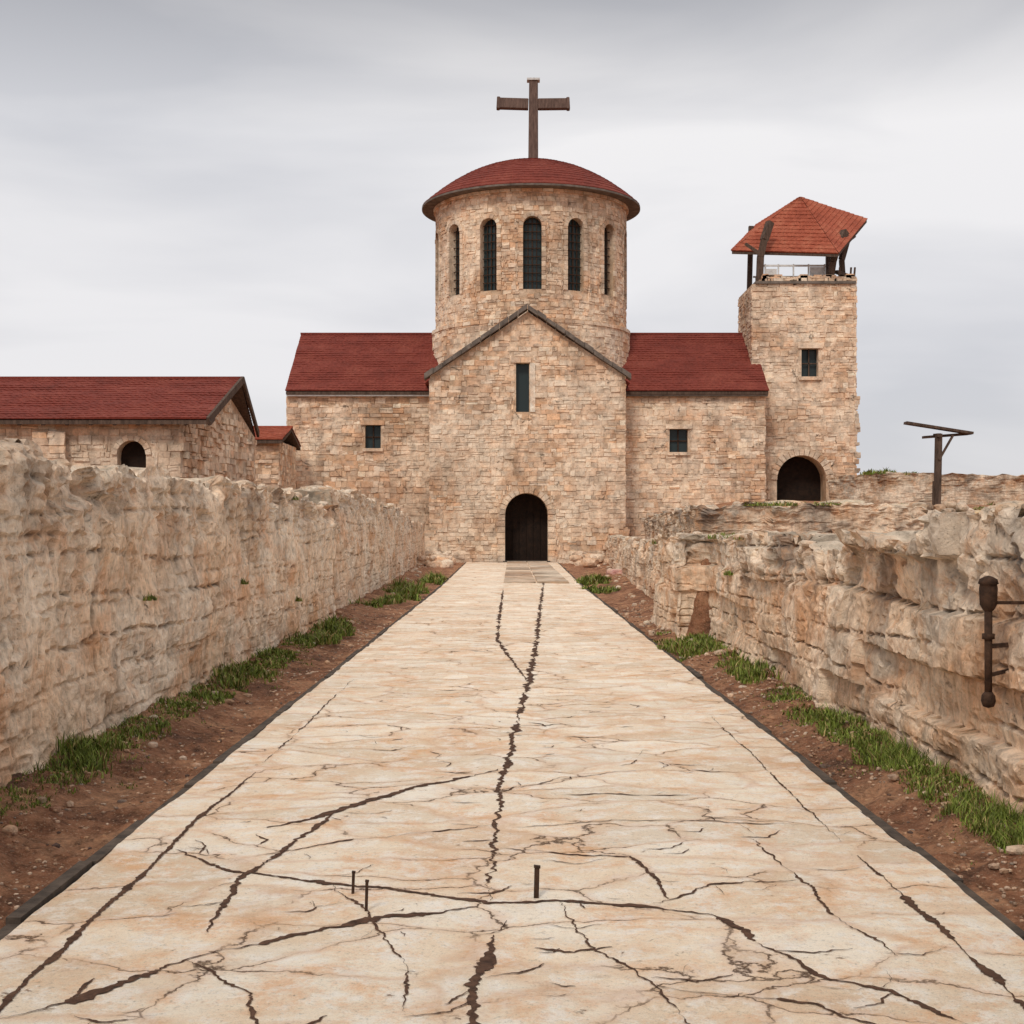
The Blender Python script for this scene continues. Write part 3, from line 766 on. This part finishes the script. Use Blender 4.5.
while y<69.3:
    L=U(.8,1.3)*1.6
    for k in range(2):
        x0=-.25+k*1.0
        B.add(*box(x0+U(0,.02),x0+.96,y,y+L-.05,-.02,.035+U(0,.01)),tuple(c*.6 for c in scol()))
    y+=L
B.out('threshold_slabs',M_stone,path)

# ================================================================= GRASS
s=NT('grass_blades'); c=s.attr(); s.l(c,s.b.inputs['Base Color']); s.b.inputs['Roughness'].default_value=.6
M_grass=s.m
G=MB()
def tuft(x,y,z,n,h,spread,dry=0.12):
    for i in range(n):
        a=U(0,6.28); r=spread*math.sqrt(R()); px=x+r*math.cos(a);py=y+r*math.sin(a)
        hh=h*U(.25,1.15)*(1-.5*r/spread); w=max(.0016,.0004*y)*U(.7,1.5); b=U(0,6.28); lean=hh*U(.1,1.3)
        dx,dy=math.cos(b),math.sin(b); tx,ty=-dy*w,dx*w
        zz=z-.02
        v=[(px-tx,py-ty,zz),(px+tx,py+ty,zz),(px+tx*.8+dx*lean*.35,py+ty*.8+dy*lean*.35,zz+hh*.6),(px-tx*.8+dx*lean*.35,py-ty*.8+dy*lean*.35,zz+hh*.6),(px+dx*lean,py+dy*lean,zz+hh)]
        k=U(.4,1.6)
        c=(.15*k,.195*k,.034*k) if R()>dry else (.36*k,.28*k,.12*k)
        G.add(v,[(0,1,2,3),(3,2,4)],c)
def verge(side,y0,y1,step,off,thr=0.,h=.1,nb=40):
    y=y0
    while y<y1:
        x=(XL(y)+U(*off)) if side<0 else (XR(y)-U(*off))
        g=N(y*.9,side*7)+.6*N(y*2.7,side*3)+.3*N(y*7,1)
        if g>thr:
            hh=h*(.5+1.3*max(0,g-thr))*U(.4,1.35); tuft(x,y,H(x,y),int(nb*U(.3,1.5)),hh,.035+.006*y*U(.6,1.4))
        y+=step*U(.5,1.5)*max(1,y/12)
verge(-1,7.5,24,.017,(.03,.34),-.34,.085,42)
verge(-1,7.5,18,.04,(.1,.6),.02,.05,20)
verge(1,5.5,11.5,.011,(.02,.30),-.65,.075,42)
verge(1,11.5,21,.022,(.03,.3),-.15,.12,48)
verge(1,6,14,.04,(.1,.5),.0,.045,20)
for (x,y,h) in ((-2.9,22.3,.28),(-2.85,20.5,.26),(-2.95,14.5,.16),(-2.6,33,.35),(-2.75,36,.45),(-2.9,39,.4),(-2.6,44,.45),(-2.65,46,.5),(-2.9,30,.25),(2.35,38,.3),(2.5,43,.4),(2.9,46,.35),(2.4,19.6,.22),(2.3,18.5,.2),(2.5,17.8,.24)):
    for k in range(6):
        tuft(x+U(-.3,.3),y+U(-1,1),H(x,y),130,h*U(.4,1.1),.12+.005*y,.15)
for (x,y,z,h) in ((4.2,20,1.42,.08),(4.6,21,1.42,.10),(5.0,22,1.42,.08),(5.4,22,1.42,.08),(3.0,27.,1.35,.2),(15.3,57.3,3.9,.3),(14.9,58,3.9,.3),(16.2,57,3.85,.2),(6.3,28,2.1,.12),(9.,28.4,1.9,.12),(2.9,19,1.5,.12),(3.0,17.5,1.5,.10),(3.3,12,1.5,.06),(-3.3,20,2.05,.12),(4.9,28,2.1,.12),(5.4,27.9,2.1,.14)):
    tuft(x,y,z,200,h,.15+.005*y,.3)
for (x,y,z) in ((-3.07,16,1.0),(-3.08,11.9,1.02),(-3.06,20,.6),(2.72,17.6,1.05)):
    tuft(x,y,z,70,.09,.06,.2)
for i in range(300):
    x=random.choice((U(-16,-4.2),U(3.8,20))); y=U(8,66); tuft(x,y,H(x,y),30,U(.06,.2),.2,.5)
G.out('grass',M_grass)

# ================================================================= T POST
post=empty('wooden_signpost')
B=MB(); px,py=12.15,40.
B.add(*beam((px-.02,py,1.5),(px+.04,py,4.35),.17)); B.add(*beam((px-.12,py,1.9),(px-.1,py,3.0),.06))
B.out('post',M_wood,post)
B=MB(); B.add(*beam((px-.92,py-.02,4.66),(px+.98,py-.02,4.36),.34,.07)); B.add(*beam((px-.35,py+.2,4.26),(px+.95,py+.2,4.36),.2,.07)); B.add(*beam((px,py-.2,4.3),(px+.02,py+.3,4.32),.1,.1))
B.out('crossboards',M_wood,post)
B=MB(); B.add(*beam((px+.02,py-.1,3.6),(px+.42,py-.1,4.3),.06)); B.out('brace',M_wood,post)

# ================================================================= RUSTY WALL LANTERN
lan=empty('rusty_wall_lantern')
def tube(B,c,prof,n=14):
    vs=[];fs=[]
    for (r,z) in prof:
        for i in range(n): vs.append((c[0]+r*math.cos(6.28318*i/n),c[1]+r*math.sin(6.28318*i/n),z))
    for j in range(len(prof)-1):
        for i in range(n): fs.append((j*n+i,j*n+(i+1)%n,(j+1)*n+(i+1)%n,(j+1)*n+i))
    B.add(vs,fs)
lc_=(2.62,7.70)
B=MB(); tube(B,lc_,[(.0,1.14),(.03,1.16),(.046,1.19),(.050,1.28),(.046,1.30),(.056,1.305),(.048,1.33),(.02,1.345),(.0,1.35)]); B.out('lantern_body',M_rust,lan,True)
B=MB(); tube(B,lc_,[(.0,.66),(.020,.66),(.022,1.16),(.0,1.16)]); tube(B,lc_,[(0,1.0),(.034,1.0),(.034,1.03),(0,1.03)]); tube(B,lc_,[(0,.62),(.030,.63),(.040,.66),(.036,.69),(.022,.71),(0,.71)]); B.out('lantern_stem',M_rust,lan,True)
B=MB(); B.add(*beam((lc_[0],lc_[1],.96),(2.86,lc_[1],.98),.024)); B.add(*beam((lc_[0],lc_[1],.80),(2.86,lc_[1],.86),.020)); B.add(*beam((lc_[0],lc_[1],1.2),(2.86,lc_[1],1.2),.018)); B.out('wall_bracket',M_rust,lan)
for (x,y,h,w) in ((.105,6.1,.13,.022),(-.70,6.15,.09,.012),(-.61,5.85,.12,.012)):
    B=MB(); z=pathz(x,y); B.add(*beam((x,y,z-.03),(x+.004,y,z+h),w)); B.add(*beam((x+.004,y,z+h),(x+.005,y,z+h+.008),w*1.3)); B.out('iron_stake',M_rust)

# ================================================================= SKY / LIGHT
w=bpy.data.worlds.new('World'); scene.world=w; w.use_nodes=True; t=w.node_tree; t.nodes.clear()
nn=t.nodes.new; out=nn('ShaderNodeOutputWorld'); bg=nn('ShaderNodeBackground'); bg2=nn('ShaderNodeBackground'); mx=nn('ShaderNodeMixShader')
AZ=200; EL=44
sky=nn('ShaderNodeTexSky'); sky.sky_type='NISHITA'; sky.sun_disc=False; sky.sun_elevation=math.radians(EL); sky.sun_rotation=math.radians(AZ)
t.links.new(sky.outputs[0],bg.inputs[0]); bg.inputs[1].default_value=.1
tc=nn('ShaderNodeTexCoord'); mp=nn('ShaderNodeMapping'); t.links.new(tc.outputs['Generated'],mp.inputs[0]); mp.inputs['Scale'].default_value=(1.2,1.2,5.); mp.inputs['Location'].default_value=(.3,.1,.35)
nz=nn('ShaderNodeTexNoise'); t.links.new(mp.outputs[0],nz.inputs['Vector']); nz.inputs['Scale'].default_value=1.9; nz.inputs['Detail'].default_value=6; nz.inputs['Roughness'].default_value=.45; nz.inputs['Distortion'].default_value=.4
rp=nn('ShaderNodeValToRGB'); t.links.new(nz.outputs[0],rp.inputs[0]); e=rp.color_ramp.elements
e[0].position=.36; e[0].color=(.68,.68,.71,1); e[1].position=.60; e[1].color=(.93,.91,.91,1)
sp=nn('ShaderNodeSeparateXYZ'); t.links.new(tc.outputs['Generated'],sp.inputs[0])
r2=nn('ShaderNodeValToRGB'); t.links.new(sp.outputs[2],r2.inputs[0]); q=r2.color_ramp.elements
q[0].position=0; q[0].color=(.96,.955,.96,1); q[1].position=.37; q[1].color=(.58,.585,.60,1)
a=q.new(.12); a.color=(.93,.93,.945,1); a=q.new(.27); a.color=(1.0,1.0,1.0,1); a=q.new(.7); a.color=(1.15,1.13,1.1,1)
ml=nn('ShaderNodeMix'); ml.data_type='RGBA'; ml.blend_type='MULTIPLY'; ml.inputs[0].default_value=1
t.links.new(rp.outputs[0],ml.inputs[6]); t.links.new(r2.outputs[0],ml.inputs[7])
t.links.new(ml.outputs[2],bg2.inputs[0]); bg2.inputs[1].default_value=1.0
mx.inputs[0].default_value=.93; t.links.new(bg.outputs[0],mx.inputs[1]); t.links.new(bg2.outputs[0],mx.inputs[2]); t.links.new(mx.outputs[0],out.inputs[0])
sl=bpy.data.lights.new('sun','SUN'); sl.energy=1.5; sl.angle=math.radians(12); sl.color=(1,.92,.81)
so=bpy.data.objects.new('sun',sl); scene.collection.objects.link(so)
az=math.radians(AZ); el=math.radians(EL)
d=Vector((math.sin(az)*math.cos(el),math.cos(az)*math.cos(el),math.sin(el)))
so.rotation_euler=d.to_track_quat('Z','Y').to_euler()
cam=bpy.data.cameras.new('camera'); co=bpy.data.objects.new('camera',cam); scene.collection.objects.link(co)
co.location=(0,0,1.6); co.rotation_euler=(math.pi/2,0,0); cam.sensor_width=36; cam.lens=1400/1024*36; cam.shift_y=18/1024; cam.clip_end=6000; cam.clip_start=.05
scene.camera=co
scene.view_settings.view_transform='Standard'; scene.view_settings.look='None'; scene.view_settings.exposure=0
